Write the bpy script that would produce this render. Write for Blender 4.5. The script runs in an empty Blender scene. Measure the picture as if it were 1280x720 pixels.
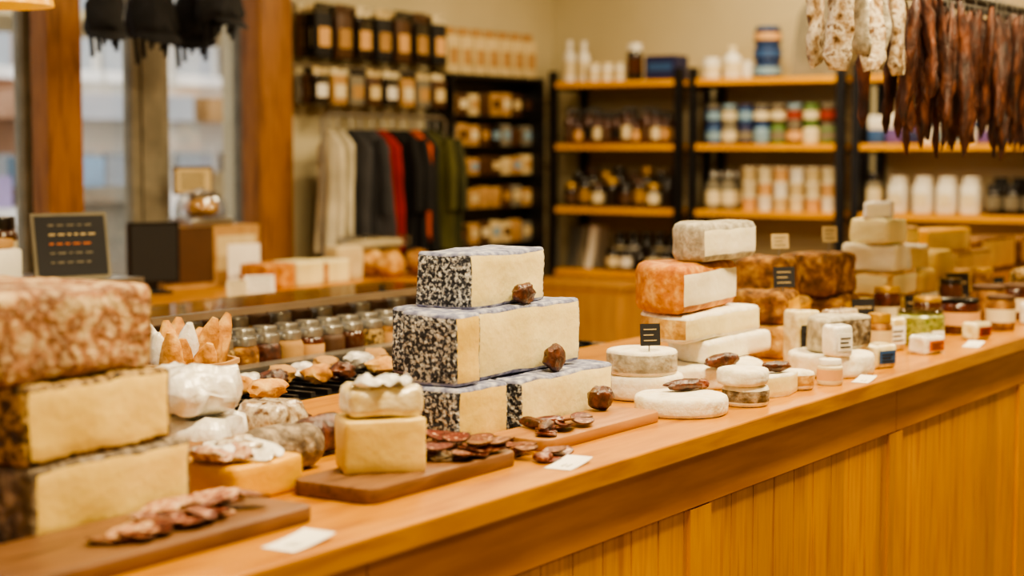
import bpy, math, random, bmesh
from mathutils import Vector, Matrix, noise
ZT = 0.95   # counter top height

def C(r, g, b):
    def l(c):
        c /= 255.0
        return c/12.92 if c <= 0.04045 else ((c+0.055)/1.055)**2.4
    return (l(r), l(g), l(b), 1.0)

# ------------------------------------------------------------------ materials
def mk(name, cols, scale=8, detail=4, rough=.6, bump=0.0, bscale=None, stretch=(1,1,1), coat=0.0, sss=0.0,
       metal=0.0, stops=None, dist=0.0, spec=.5, emis=0.0, plank=None, big=None):
    m = bpy.data.materials.new(name); m.use_nodes = True
    nt = m.node_tree; N = nt.nodes; L = nt.links
    p = N['Principled BSDF']
    p.inputs['Roughness'].default_value = rough
    p.inputs['Metallic'].default_value = metal
    p.inputs['Specular IOR Level'].default_value = spec
    p.inputs['Coat Weight'].default_value = coat
    p.inputs['Coat Roughness'].default_value = .15
    if sss:
        p.inputs['Subsurface Weight'].default_value = sss
        p.inputs['Subsurface Radius'].default_value = (.02, .012, .006)
        p.inputs['Subsurface Scale'].default_value = .5
    tc = N.new('ShaderNodeTexCoord'); mp = N.new('ShaderNodeMapping')
    mp.inputs['Scale'].default_value = stretch
    L.new(tc.outputs['Object'], mp.inputs['Vector'])
    if len(cols) == 1:
        cols = [cols[0], tuple([c*.86 for c in cols[0][:3]]+[1])]
        stops = [.4, .65]
    t = N.new('ShaderNodeTexNoise'); t.inputs['Scale'].default_value = scale
    t.inputs['Detail'].default_value = detail; t.inputs['Distortion'].default_value = dist
    out = t.outputs['Fac']
    L.new(mp.outputs['Vector'], t.inputs['Vector'])
    cr = N.new('ShaderNodeValToRGB')
    n = len(cols)
    if stops is None:
        stops = [.32+.36*i/max(1, n-1) for i in range(n)]
    while len(cr.color_ramp.elements) < n: cr.color_ramp.elements.new(.5)
    for e, s_, c in zip(cr.color_ramp.elements, stops, cols):
        e.position = s_; e.color = c
    L.new(out, cr.inputs['Fac']); col = cr.outputs['Color']
    if big:   # large patches multiplied in
        tb = N.new('ShaderNodeTexNoise'); tb.inputs['Scale'].default_value = big[0]; tb.inputs['Detail'].default_value = 3
        L.new(mp.outputs['Vector'], tb.inputs['Vector'])
        rb = N.new('ShaderNodeMapRange'); rb.inputs['From Min'].default_value = .35; rb.inputs['From Max'].default_value = .65
        rb.inputs['To Min'].default_value = big[1]; rb.inputs['To Max'].default_value = big[2]
        L.new(tb.outputs['Fac'], rb.inputs['Value'])
        vm = N.new('ShaderNodeVectorMath'); vm.operation = 'SCALE'
        L.new(col, vm.inputs[0]); L.new(rb.outputs[0], vm.inputs['Scale']); col = vm.outputs[0]
    if plank:
        sx = N.new('ShaderNodeSeparateXYZ'); L.new(tc.outputs['Object'], sx.inputs[0])
        d = N.new('ShaderNodeMath'); d.operation = 'DIVIDE'; d.inputs[1].default_value = plank
        L.new(sx.outputs[0], d.inputs[0])
        f = N.new('ShaderNodeMath'); f.operation = 'FLOOR'; L.new(d.outputs[0], f.inputs[0])
        w = N.new('ShaderNodeTexWhiteNoise'); w.noise_dimensions = '1D'; L.new(f.outputs[0], w.inputs['W'])
        mr = N.new('ShaderNodeMapRange'); mr.inputs['To Min'].default_value = .82; mr.inputs['To Max'].default_value = 1.12
        L.new(w.outputs['Value'], mr.inputs['Value'])
        mx = N.new('ShaderNodeVectorMath'); mx.operation = 'SCALE'
        L.new(col, mx.inputs[0]); L.new(mr.outputs[0], mx.inputs['Scale']); col = mx.outputs[0]
    L.new(col, p.inputs['Base Color'])
    if emis:
        L.new(col, p.inputs['Emission Color']); p.inputs['Emission Strength'].default_value = emis
    if bump:
        t2 = N.new('ShaderNodeTexNoise'); t2.inputs['Scale'].default_value = bscale or scale
        t2.inputs['Detail'].default_value = 6
        L.new(mp.outputs['Vector'], t2.inputs['Vector'])
        b = N.new('ShaderNodeBump'); b.inputs['Strength'].default_value = bump; b.inputs['Distance'].default_value = .01
        L.new(t2.outputs['Fac'], b.inputs['Height']); L.new(b.outputs['Normal'], p.inputs['Normal'])
        L.new(b.outputs['Normal'], p.inputs['Coat Normal'])
    return m

def glassmat(name, tint=(1,1,1,1), gloss=.1):
    m = bpy.data.materials.new(name); m.use_nodes = True
    nt = m.node_tree; N = nt.nodes; L = nt.links
    for n in list(N): N.remove(n)
    o = N.new('ShaderNodeOutputMaterial'); mix = N.new('ShaderNodeMixShader')
    t = N.new('ShaderNodeBsdfTransparent'); t.inputs[0].default_value = tint
    g = N.new('ShaderNodeBsdfGlossy'); g.inputs['Roughness'].default_value = .05
    lw = N.new('ShaderNodeLayerWeight'); lw.inputs['Blend'].default_value = .25
    mr = N.new('ShaderNodeMapRange'); mr.inputs['To Min'].default_value = gloss*.4; mr.inputs['To Max'].default_value = .6
    L.new(lw.outputs['Fresnel'], mr.inputs['Value'])
    L.new(mr.outputs[0], mix.inputs[0]); L.new(t.outputs[0], mix.inputs[1]); L.new(g.outputs[0], mix.inputs[2])
    L.new(mix.outputs[0], o.inputs['Surface'])
    return m

oak_top = mk('oak_top', [C(158,98,10), C(192,130,24), C(174,112,16)], 3, 6, .34, .04, 5, stretch=(1,9,9), coat=.15)
oak_front = mk('oak_front', [C(186,116,2), C(216,148,14), C(200,130,6)], 3, 6, .42, .04, 5, stretch=(12,12,1), plank=.105)
oak_rail = mk('oak_rail', [C(178,110,4), C(206,136,16)], 3, 6, .42, .03, 5, stretch=(1,10,10))
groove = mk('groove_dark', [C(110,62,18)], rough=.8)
post_wood = mk('post_wood', [C(108,66,26), C(150,100,50), C(126,80,36)], 4, 6, .5, .05, 6, stretch=(8,8,1))
shelf_wood = mk('shelf_wood', [C(220,150,0), C(238,172,10)], 4, 4, .45, stretch=(8,1,8))
cab_wood = mk('cabinet_wood', [C(190,132,56), C(214,158,80)], 4, 5, .5, stretch=(8,8,1))
walnut = mk('walnut_board', [C(84,54,28), C(122,84,50), C(98,64,36)], 5, 6, .5, .05, 8, stretch=(1,8,8))
beech = mk('beech_board', [C(146,98,48), C(180,128,70)], 5, 6, .5, .05, 8, stretch=(1,8,8))
plaster = mk('plaster', [C(192,180,146), C(202,190,156)], 2, 3, .85, .02, 40)
ceil_m = mk('ceiling_paint', [C(214,206,190)], rough=.9)
floor_m = mk('floor_tile', [C(86,74,62), C(108,96,82)], 3, 5, .4)
black = mk('black_metal', [C(20,18,18)], rough=.4)
blackp = mk('black_plastic', [C(18,18,20)], rough=.25)
fabric_b = mk('black_fabric', [C(16,16,18), C(34,34,38)], 12, 5, .95, .4, 20)
steel = mk('brushed_steel', [C(176,174,168)], rough=.3, metal=.9)
greyp = mk('grey_plastic', [C(120,118,114)], rough=.4)
glass = glassmat('clear_glass')
glass2 = glassmat('tinted_glass', (.86,.86,.84,1), .3)
white = mk('white_ceramic', [C(238,234,224)], rough=.4)
paper = mk('white_paper', [C(246,242,232)], rough=.7)
cream = mk('cream', [C(226,212,174)], rough=.6)
kraft = mk('kraft_paper', [C(164,124,72), C(182,142,88)], 20, 3, .8)
kraft_l = mk('kraft_light', [C(198,176,130), C(212,192,146)], 20, 3, .8)
ink = mk('ink_black', [C(26,24,24)], rough=.7)
chalk = mk('chalkboard', [C(38,38,42)], rough=.8)
def paste(name, a, b, coat=.15):
    return mk(name, [a, b], 7, 8, .5, .2, 60, coat=coat, sss=.12, big=(8,.90,1.04))
p_ivory = paste('paste_ivory', C(232,212,144), C(246,230,172))
p_yellow = paste('paste_yellow', C(222,186,90), C(238,208,122))
p_pale = paste('paste_pale', C(236,220,158), C(246,234,184))
p_white = paste('paste_white', C(242,232,196), C(250,243,220))
p_gold = paste('paste_gold', C(220,156,10), C(236,182,30))
r_blue = mk('rind_blue_speckle', [C(24,26,34), C(62,66,80), C(158,158,158), C(222,218,208)], 130, 9, .75, .8, 110, stops=[.42,.48,.54,.66], dist=.2, coat=.08, big=(14,.7,1.1))
r_blueedge = mk('rind_blue_edge', [C(72,76,112), C(130,134,162), C(190,190,196)], 50, 7, .65, .4, 70, coat=.12)
r_pink = mk('rind_washed_red', [C(204,178,134), C(168,120,78), C(120,74,42), C(196,166,126)], 26, 11, .75, .8, 70, stops=[.40,.48,.55,.66], dist=.3, coat=.1, big=(6,.7,1.05))
r_moss = mk('rind_brown_speckle', [C(48,32,12), C(106,76,32), C(188,156,92), C(74,50,22)], 60, 9, .75, .8, 70, stops=[.38,.47,.57,.66], coat=.1)
r_ash = mk('rind_ash_brown', [C(60,48,36), C(106,90,70), C(170,154,130)], 45, 9, .75, .7, 70, coat=.1)
r_orange = mk('rind_orange', [C(168,90,8), C(196,122,24), C(224,168,84)], 34, 10, .7, .5, 70, coat=.1, big=(10,.8,1.05))
r_grey = mk('rind_grey', [C(140,132,114), C(176,168,148), C(206,198,178)], 40, 9, .78, .5, 80, big=(12,.85,1.05))
r_white = mk('rind_white', [C(222,212,184), C(244,238,222), C(232,220,190)], 24, 9, .78, .4, 70, sss=.1, big=(12,.9,1.03))
r_tan = mk('rind_tan', [C(158,112,44), C(196,150,74), C(222,188,116)], 34, 10, .7, .6, 70, big=(12,.8,1.05))
r_crust = mk('rind_rustic', [C(84,50,14), C(140,90,30), C(196,148,68)], 38, 10, .75, .9, 70, big=(12,.7,1.1))
wrap = mk('plastic_wrapped', [C(222,218,202), C(246,243,238), C(206,198,180)], 14, 6, .22, .9, 24, coat=1.0, sss=.1)
wrap_y = mk('plastic_wrapped_cheese', [C(206,180,112), C(238,226,184), C(190,162,100)], 18, 6, .22, .8, 22, coat=1.0)
wrap_br = mk('plastic_wrapped_brown', [C(84,56,34), C(164,138,106), C(216,204,180), C(104,70,42)], 34, 7, .22, .8, 26, coat=1.0)
meat = mk('cured_meat', [C(70,26,14), C(108,46,28), C(184,132,100), C(90,36,22)], 60, 6, .4, .15, 60, coat=.3, stops=[.40,.54,.66,.74])
meat_l = mk('cured_ham', [C(110,54,36), C(160,98,68), C(216,182,144), C(124,66,44)], 50, 6, .4, .12, 60, coat=.3, stretch=(1,3,1))
salami = mk('salami_cut', [C(84,30,20), C(118,50,32), C(206,164,132)], 120, 3, .38, .08, 80, coat=.35, stops=[.40,.58,.66])
dark_fig = mk('dried_dark', [C(38,18,10), C(74,36,20), C(108,58,32)], 50, 6, .42, .5, 60, coat=.25)
jerky = mk('dried_sausage', [C(34,15,8), C(72,34,18), C(114,64,36)], 40, 8, .6, .8, 60, coat=.08, stretch=(1,1,.4), big=(9,.6,1.1))
crust_m = mk('bread_crust', [C(150,96,26), C(198,142,62), C(226,186,112)], 24, 8, .7, .6, 50)
amber = mk('amber_jar', [C(74,36,10)], rough=.15, coat=.5)
darkjar = mk('dark_jar', [C(26,18,16)], rough=.15, coat=.5)
gold = mk('gold_lid', [C(196,150,50)], rough=.35, metal=.6)
blue = mk('blue_print', [C(50,84,136)], rough=.5)
navy = mk('navy_print', [C(32,38,84)], rough=.5)
lblue = mk('light_blue', [C(130,162,186)], rough=.5)
green = mk('green_print', [C(88,120,56)], rough=.5)
red = mk('red_print', [C(146,44,30)], rough=.5)
orange = mk('orange_print', [C(196,104,26)], rough=.5)
purple = mk('purple_print', [C(100,78,140)], rough=.5)
brown = mk('brown_print', [C(80,52,30)], rough=.5)
peach = mk('peach_label', [C(218,170,112)], rough=.5)
stone = mk('slate_grey', [C(108,102,86), C(134,126,108)], 10, 6, .8)
yellow_en = mk('yellow_enamel', [C(240,176,10)], rough=.3, emis=.5)
olive = mk('olives', [C(94,108,34), C(160,162,76), C(66,74,28)], 60, 5, .3, .3, 60, coat=.5)
jam = mk('dark_jam', [C(50,22,14), C(90,40,24)], 50, 4, .2, .2, 40, coat=.6)

# ------------------------------------------------------------------ mesh builder
class MB:
    def __init__(s): s.v = []; s.f = []; s.mi = []; s.mats = []
    def m(s, mat):
        if mat not in s.mats: s.mats.append(mat)
        return s.mats.index(mat)
    def T(s, loc, rz=0, rx=0, ry=0):
        return Matrix.Translation(loc) @ Matrix.Rotation(rz, 4, 'Z') @ Matrix.Rotation(ry, 4, 'Y') @ Matrix.Rotation(rx, 4, 'X')
    def raw(s, vs, fs, mis, M=None):
        o = len(s.v)
        for v in vs: s.v.append((M @ Vector(v)) if M else Vector(v))
        for f, i in zip(fs, mis): s.f.append([a+o for a in f]); s.mi.append(i)
    def box(s, x0, x1, y0, y1, z0, z1, mat, M=None):
        i = s.m(mat)
        vs = [(x0,y0,z0),(x1,y0,z0),(x1,y1,z0),(x0,y1,z0),(x0,y0,z1),(x1,y0,z1),(x1,y1,z1),(x0,y1,z1)]
        fs = [(0,3,2,1),(4,5,6,7),(0,1,5,4),(1,2,6,5),(2,3,7,6),(3,0,4,7)]
        s.raw(vs, fs, [i]*6, M)
    def prism(s, poly, loc, h, b=.006, rz=0, tags=None, cap=None, amp=0, fr=14, seed=0, nz=4, maxl=.03, rx=0, ry=0, taper=1.0):
        tags = tags or {}
        P = []
        n0 = len(poly)
        for i in range(n0):
            x, y, t = poly[i]; x2, y2, _ = poly[(i+1) % n0]
            k = max(1, int(math.ceil(math.hypot(x2-x, y2-y)/maxl)))
            for j in range(k): P.append((x+(x2-x)*j/k, y+(y2-y)*j/k, t))
        n = len(P); nor = []
        for i in range(n):
            a = P[i-1]; c = P[i]; d = P[(i+1) % n]
            e1 = Vector((c[1]-a[1], a[0]-c[0])).normalized(); e2 = Vector((d[1]-c[1], c[0]-d[0])).normalized()
            q = e1+e2
            if q.length < 1e-6: q = e1
            q.normalize(); q = q/max(.4, q.dot(e1)); nor.append(q)
        b = min(b, h*.45)
        lv = [(0, b), (b*.3, b*.3), (b, 0)] + [(b+(h-2*b)*k/nz, 0) for k in range(1, nz)] + [(h-b, 0), (h-b*.3, b*.3), (h, b)]
        cx = sum(p[0] for p in P)/n; cy = sum(p[1] for p in P)/n
        vs = []
        sv = Vector((seed*3.1, seed*1.7, seed*.9))
        def D(p):
            if amp:
                nv = noise.noise_vector(p*fr+sv)
                p = p + nv*amp + noise.noise_vector(p*fr*3+sv)*amp*.4
                p.z = max(p.z, 0)
            return p
        for z, ins in lv:
            sc = 1+(taper-1)*z/h
            for i in range(n):
                vs.append(D(Vector(((P[i][0]-nor[i].x*ins)*sc, (P[i][1]-nor[i].y*ins)*sc, z))))
        ci = s.m(cap); fs = []; mi = []
        nl = len(lv)
        for l in range(nl-1):
            for i in range(n):
                j = (i+1) % n
                fs.append((l*n+i, l*n+j, (l+1)*n+j, (l+1)*n+i))
                mi.append(ci if (l < 2 or l >= nl-3) else s.m(tags.get(P[i][2], cap)))
        base = (nl-1)*n
        ring = base
        topc = [Vector(v) for v in vs[base:base+n]]
        sc = taper
        for q in (.66, .33):
            st = len(vs)
            for v in topc:
                vs.append(D(Vector((cx*sc+(v.x-cx*sc)*q, cy*sc+(v.y-cy*sc)*q, h))))
            for i in range(n):
                j = (i+1) % n
                fs.append((ring+i, ring+j, st+j, st+i)); mi.append(ci)
            ring = st
        vs.append(D(Vector((cx*sc, cy*sc, h)))); c0 = len(vs)-1
        for i in range(n): fs.append((ring+i, ring+(i+1) % n, c0)); mi.append(ci)
        fs.append(tuple(reversed(range(n)))); mi.append(ci)
        s.raw(vs, fs, mi, s.T(loc, rz, rx, ry))
    def lathe(s, prof, loc, mats, seg=20, rz=0, rx=0, ry=0, flute=0, amp=0):
        vs = []; fs = []; mi = []
        for r, z in prof:
            for i in range(seg):
                a = 2*math.pi*i/seg
                rr = r*(1+flute*math.cos(a*8)) if flute else r
                v = Vector((rr*math.cos(a), rr*math.sin(a), z))
                if amp: v += noise.noise_vector(v*14+Vector(loc))*amp
                vs.append(v)
        for l in range(len(prof)-1):
            mt = mats[l] if isinstance(mats, (list, tuple)) else mats
            for i in range(seg):
                j = (i+1) % seg
                fs.append((l*seg+i, l*seg+j, (l+1)*seg+j, (l+1)*seg+i)); mi.append(s.m(mt))
        s.raw(vs, fs, mi, s.T(loc, rz, rx, ry))
    def tube(s, pts, rad, mat, seg=10, flat=1.0, amp=0, fr=30, up=Vector((0,0,1))):
        n = len(pts); pts = [Vector(p) for p in pts]
        if not isinstance(rad, (list, tuple)): rad = [rad]*n
        vs = []; fs = []; i0 = s.m(mat)
        for k in range(n):
            t = (pts[min(n-1, k+1)]-pts[max(0, k-1)]).normalized()
            u = up if abs(t.dot(up)) < .95 else Vector((1, 0, 0))
            a = t.cross(u).normalized(); b = t.cross(a).normalized()
            for i in range(seg):
                an = 2*math.pi*i/seg
                p = pts[k]+a*math.cos(an)*rad[k]+b*math.sin(an)*rad[k]*flat
                if amp: p = p+noise.noise_vector(p*fr)*amp
                vs.append(p)
        for k in range(n-1):
            for i in range(seg):
                j = (i+1) % seg
                fs.append((k*seg+i, k*seg+j, (k+1)*seg+j, (k+1)*seg+i))
        fs.append(tuple(reversed(range(seg)))); fs.append(tuple((n-1)*seg+i for i in range(seg)))
        s.raw(vs, fs, [i0]*len(fs))
    def blob(s, loc, sc, mat, amp=.3, fr=2.0, seed=0, sub=3, rz=0, rx=0):
        bm = bmesh.new(); bmesh.ops.create_icosphere(bm, subdivisions=sub, radius=1)
        vs = []
        for v in bm.verts:
            p = v.co.copy(); d = noise.noise(p*fr+Vector((seed*2.3, seed, 7)))*amp+noise.noise(p*fr*2.7+Vector((seed, 3, 1)))*amp*.5
            p = p*(1+d); vs.append(Vector((p.x*sc[0], p.y*sc[1], p.z*sc[2])))
        M = Matrix.Rotation(rz, 4, 'Z') @ Matrix.Rotation(rx, 4, 'X')
        vs = [M @ v for v in vs]
        zm = min(v.z for v in vs)
        fs = [tuple(v.index for v in f.verts) for f in bm.faces]; bm.free()
        s.raw([v+Vector(loc)-Vector((0, 0, zm)) for v in vs], fs, [s.m(mat)]*len(fs))
    def sheet(s, loc, w, d, mat, seed=0, rz=0, fold=.012, nf=3.0, hump=.0, th=.002):
        nx, ny = 18, 10; vs = []
        for side in (1, 0):
            for j in range(ny+1):
                for i in range(nx+1):
                    a = i/nx; c = j/ny
                    x = (a-.5)*w*(1+.15*noise.noise(Vector((c*3, seed, 0)))-.35*(2*c-1)**2); y = (c-.5)*d*(1+.25*noise.noise(Vector((a*3, seed, 5)))-.35*(2*a-1)**2)
                    z = fold*(1+math.sin(a*nf*6.28+seed+c*1.5))*(.5+.5*math.sin(c*3.14)) + fold*.7*noise.noise(Vector((a*5, c*5, seed)))
                    z += hump*math.sin(a*3.14)*math.sin(c*3.14)
                    y += .3*fold*math.sin(a*nf*6.28)
                    vs.append(Vector((x, y, max(0, z)+th*side+.0005)))
        fs = []; o = (nx+1)*(ny+1); W = nx+1
        for j in range(ny):
            for i in range(nx):
                q = (j*W+i, j*W+i+1, (j+1)*W+i+1, (j+1)*W+i)
                fs.append(q); fs.append(tuple(o+t for t in reversed(q)))
        bd = [i for i in range(W)]+[(j*W+nx) for j in range(1, ny+1)]+[ny*W+i for i in range(nx-1, -1, -1)]+[j*W for j in range(ny-1, 0, -1)]
        for k in range(len(bd)):
            a, b = bd[k], bd[(k+1) % len(bd)]
            fs.append((b, a, o+a, o+b))
        s.raw(vs, fs, [s.m(mat)]*len(fs), s.T(loc, rz))
    def slice(s, loc, r, mat, seed=0, rim=None, tl=.10):
        # thin round slice with a darker casing edge
        n = 22; rd = random.Random(seed); tilt = tl*rd.random(); az = rd.random()*6.28
        vs = []; th = .003
        for side in (1, 0):
            vs.append(Vector((0, 0, th*side)))
            for q in (.5, .9, 1.0):
                for i in range(n):
                    a = 6.283*i/n; rr_ = r*q*(1+.04*math.sin(3*a+seed))
                    vs.append(Vector((rr_*math.cos(a), rr_*math.sin(a)*.9, th*side+.0015*q*q*(1+math.sin(2*a+seed)))))
        o = 1+3*n; fs = []; mi = []; m0 = s.m(mat); m1 = s.m(rim or mat)
        for sd in (0, 1):
            B = sd*o
            for i in range(n):
                j = (i+1) % n
                f = (B, B+1+i, B+1+j); fs.append(f if sd == 0 else tuple(reversed(f))); mi.append(m0)
                for k in range(2):
                    f = (B+1+k*n+i, B+1+(k+1)*n+i, B+1+(k+1)*n+j, B+1+k*n+j); fs.append(f if sd == 0 else tuple(reversed(f))); mi.append(m0 if k == 0 else m1)
        for i in range(n):
            j = (i+1) % n; fs.append((1+2*n+i, o+1+2*n+i, o+1+2*n+j, 1+2*n+j)); mi.append(m1)
        M = Matrix.Rotation(az, 4, 'Z') @ Matrix.Rotation(tilt, 4, 'X')
        vs = [M @ v for v in vs]; zm = min(v.z for v in vs)
        s.raw([v+Vector(loc)-Vector((0, 0, zm)) for v in vs], fs, mi)
    def done(s, name, ang=40, smooth=True):
        xs = [v.x for v in s.v]; ys = [v.y for v in s.v]; zs = [v.z for v in s.v]
        o = Vector(((min(xs)+max(xs))/2, (min(ys)+max(ys))/2, min(zs)))
        me = bpy.data.meshes.new(name)
        me.from_pydata([tuple(v-o) for v in s.v], [], s.f)
        for m in s.mats: me.materials.append(m)
        me.polygons.foreach_set('material_index', s.mi)
        me.polygons.foreach_set('use_smooth', [smooth]*len(s.f))
        if smooth: me.set_sharp_from_angle(angle=math.radians(ang))
        me.update()
        ob = bpy.data.objects.new(name, me); ob.location = o
        bpy.context.scene.collection.objects.link(ob)
        return ob

def rrect(w, d, r=.01, n=3):
    pts = []
    cs = [(-w/2+r, -d/2+r, 180, 'F'), (w/2-r, -d/2+r, 270, 'R'), (w/2-r, d/2-r, 0, 'B'), (-w/2+r, d/2-r, 90, 'L')]
    for x, y, a, t in cs:
        for k in range(n+1):
            an = math.radians(a+90*k/n)
            pts.append((x+r*math.cos(an), y+r*math.sin(an), 'C' if k < n else t))
    return pts
def sect(r, a0, a1, n=24):
    pts = [(0, 0, 'A')]
    for k in range(n+1):
        a = math.radians(a0+(a1-a0)*k/n)
        pts.append((r*math.cos(a), r*math.sin(a), 'O' if k < n else 'A'))
    return pts
def disc(r, n=36): return [(r*math.cos(2*math.pi*k/n), r*math.sin(2*math.pi*k/n), 'O') for k in range(n)]
def rad(d): return math.radians(d)

def cheese_box(name, x0, x1, y0, y1, z, h, rind, cut, cap=None, cuts='F', b=.008, amp=.002, seed=0, rz=0, r=.012, fr=14):
    mb = MB()
    mb.prism(rrect(x1-x0, y1-y0, r), ((x0+x1)/2, (y0+y1)/2, z), h, b, rz, {**{c: cut for c in cuts}, 'C': rind, **{c: rind for c in 'FRBL' if c not in cuts}}, cap or rind, amp, fr, seed, nz=5, maxl=.018)
    return mb.done(name, 50)
def wheel(name, x, y, z, r, h, rind, cap=None, b=.01, amp=.002, seed=0):
    mb = MB(); mb.prism(disc(r), (x, y, z), h, b, 0, {'O': rind}, cap or rind, amp, 14, seed, nz=3); return mb.done(name, 60)
def half(name, x, y, z, r, h, rind, cut, a0=0, a1=180, rz=0, cap=None, b=.01, amp=.003, seed=0):
    mb = MB(); mb.prism(sect(r, a0, a1), (x, y, z), h, b, rz, {'O': rind, 'A': cut}, cap or rind, amp, 14, seed, nz=4); return mb.done(name, 50)

def card(name, x, y, z, w, h, bg, fg, rz=-.6, lean=-.15, lines=3, foot=None):
    mb = MB(); M = mb.T((x, y, z), rz, lean)
    mb.box(-w/2, w/2, 0, .003, 0, h, bg, M)
    for i in range(lines):
        ww = w*(.38-.07*(i % 2)); zc = h*(.8-.6*i/max(1, lines-1))
        k = 0; xx = -ww
        while xx < ww:
            l = w*.05*(1+((i*7+k*3) % 4)*.6); mb.box(xx, min(xx+l, ww), -.0012, 0, zc-h*.025, zc+h*.025, fg, M); xx += l+w*.03; k += 1
    if foot: mb.box(-w*.3, w*.3, 0, .03, 0, .006, foot, mb.T((x, y, z), rz))
    return mb.done(name, smooth=False)
def pick(x, y, z, w=.05, h=.042, bg=None, fg=None, stem=.012, rz=-.75):
    bg = bg or chalk; fg = fg or kraft_l
    mb = MB(); mb.tube([(x, y, z-.001), (x, y, z+stem+.01)], .0018, steel, 6); M = mb.T((x, y-.003, z+stem), rz, -.1)
    mb.box(-w/2, w/2, -.002, .001, 0, h, bg, M)
    for q in range(3): mb.box(-w*.34, w*(.30-.15*(q % 2)), -.003, -.002, h*(.22+.25*q), h*(.26+.25*q), fg, M)
    return mb.done('cheese_price_pick', smooth=False)
def tag_flat(x, y, w, d, rz, z=ZT):
    mb = MB(); n = 8; vs = []
    for k in (0, 1):
        for i in range(n+1):
            a = i/n; zz = .0005+.008*(a**2)+.0012*k
            vs += [(-w/2+w*a, -d/2, zz), (-w/2+w*a, d/2, zz)]
    fs = []; o = 2*(n+1)
    for i in range(n):
        q = (2*i, 2*i+2, 2*i+3, 2*i+1); fs.append(tuple(reversed(q))); fs.append(tuple(o+t for t in q))
        fs.append((2*i, 2*i+2, o+2*i+2, o+2*i)); fs.append((2*i+3, 2*i+1, o+2*i+1, o+2*i+3))
    fs.append((1, 0, o, o+1)); fs.append((2*n, 2*n+1, o+2*n+1, o+2*n))
    M = mb.T((x, y, z), rz)
    mb.raw(vs, fs, [mb.m(paper)]*len(fs), M)
    for i in range(2):
        mb.box(-w*.3, w*.0, -d*.2+i*d*.2, -d*.17+i*d*.2, .0030, .0036, stone, M)
    return mb.done('price_tag', smooth=False)

# ------------------------------------------------------------------ room
YW, XB = 5.3, 8.7
mb = MB(); mb.box(-2, XB+.2, -3, YW+.2, -.1, 0, floor_m); mb.done('floor', smooth=False)
mb = MB(); mb.box(-2, XB+.2, -3, YW+.2, 3.1, 3.2, ceil_m); mb.done('ceiling', smooth=False)
mb = MB(); mb.box(XB, XB+.2, -3, YW+.2, 0, 3.1, plaster); mb.done('wall_back', smooth=False)
mb = MB(); mb.box(-2, XB, -3.2, -3, 0, 3.1, plaster); mb.done('wall_right', smooth=False)
mb = MB(); mb.box(-2.2, -2, -3, YW+.2, 0, 3.1, plaster); mb.done('wall_front', smooth=False)
mb = MB()
mb.box(6.12, XB, YW, YW+.2, 0, 3.1, plaster)
mb.box(-2, 6.12, YW, YW+.2, 0, .85, plaster)
mb.box(-2, 6.12, YW, YW+.2, 2.75, 3.1, plaster)
mb.done('wall_left', smooth=False)
mb = MB(); mb.box(-2, 5.98, YW-.14, YW-.001, .80, .86, post_wood); mb.done('trim_1', smooth=False)
def post(x, w, d, z0):
    mb = MB(); mb.prism(rrect(w, d, .008, 2), (x, YW-.002-d/2, z0), 3.099-z0, .004, 0, {}, post_wood, nz=2, maxl=.5); return mb.done('wooden_post')
post(4.88, .18, .10, .861); post(6.125, .22, .12, 0.001)
mb = MB(); mb.box(5.432, 5.548, YW+.03, YW+.09, .86, 2.75, stone); mb.done('window_mullion', smooth=False)
for k, (a, b_) in enumerate([(-2, .9), (.9, 3.0), (3.0, 4.84), (4.84, 5.43), (5.55, 6.12)]):
    mb = MB(); fr = .05
    mb.box(a, b_, YW+.04, YW+.09, .86, .86+fr, stone); mb.box(a, b_, YW+.04, YW+.09, 2.75-fr, 2.75, stone)
    mb.box(a, a+fr, YW+.04, YW+.09, .86+fr, 2.75-fr, stone); mb.box(b_-fr, b_, YW+.04, YW+.09, .86+fr, 2.75-fr, stone)
    mb.box(a+fr, b_-fr, YW+.06, YW+.066, .86+fr, 2.75-fr, glass)
    mb.done('window_%d' % (k+1), smooth=False)

# exterior street
pave = mk('pavement', [C(150,146,138), C(176,172,164)], 2, 4, .8)
fac_a = mk('facade_render', [C(210,204,190), C(226,220,206)], 1.2, 4, .9)
fac_b = mk('facade_grey', [C(166,168,168), C(190,190,190)], 1.2, 4, .9)
fac_c = mk('facade_brick', [C(150,112,84), C(176,138,108)], 5, 4, .9)
fac_l = mk('facade_lavender', [C(168,152,192)], rough=.8)
fwin = mk('facade_window', [C(158,164,166)], rough=.3)
fwin_d = mk('facade_window_dark', [C(84,80,74)], rough=.3)
mb = MB(); mb.box(-6, 24, YW+.2, 14, -.12, -.02, pave); mb.done('street_pavement', smooth=False)
mb = MB(); x = -4; k = 0
while x < 22:
    w = [1.5, 1.0, 1.3, 1.7][k % 4]; fm = [fac_a, fac_b, fac_c, fac_a][k % 4]
    mb.box(x, x+w, 12, 13, -.02, 7, fm)
    for zf in (0.5, 2.2, 3.7):
        for q in range(2):
            xa = x+.15+q*(w-.2)/2
            mb.box(xa, xa+(w-.2)/2-.15, 11.95, 12, zf, zf+.95, [fwin, fwin_d, fwin][(q+k) % 3])
            mb.box(xa-.05, xa+(w-.2)/2-.10, 11.88, 12, zf-.1, zf, white)
    mb.box(x+.1, x+w-.1, 11.5, 12, 1.75, 1.98, [kraft, white, fac_c, fac_b][k % 4])
    x += w; k += 1
mb.done('building_facade', smooth=False)
mb = MB()
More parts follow.
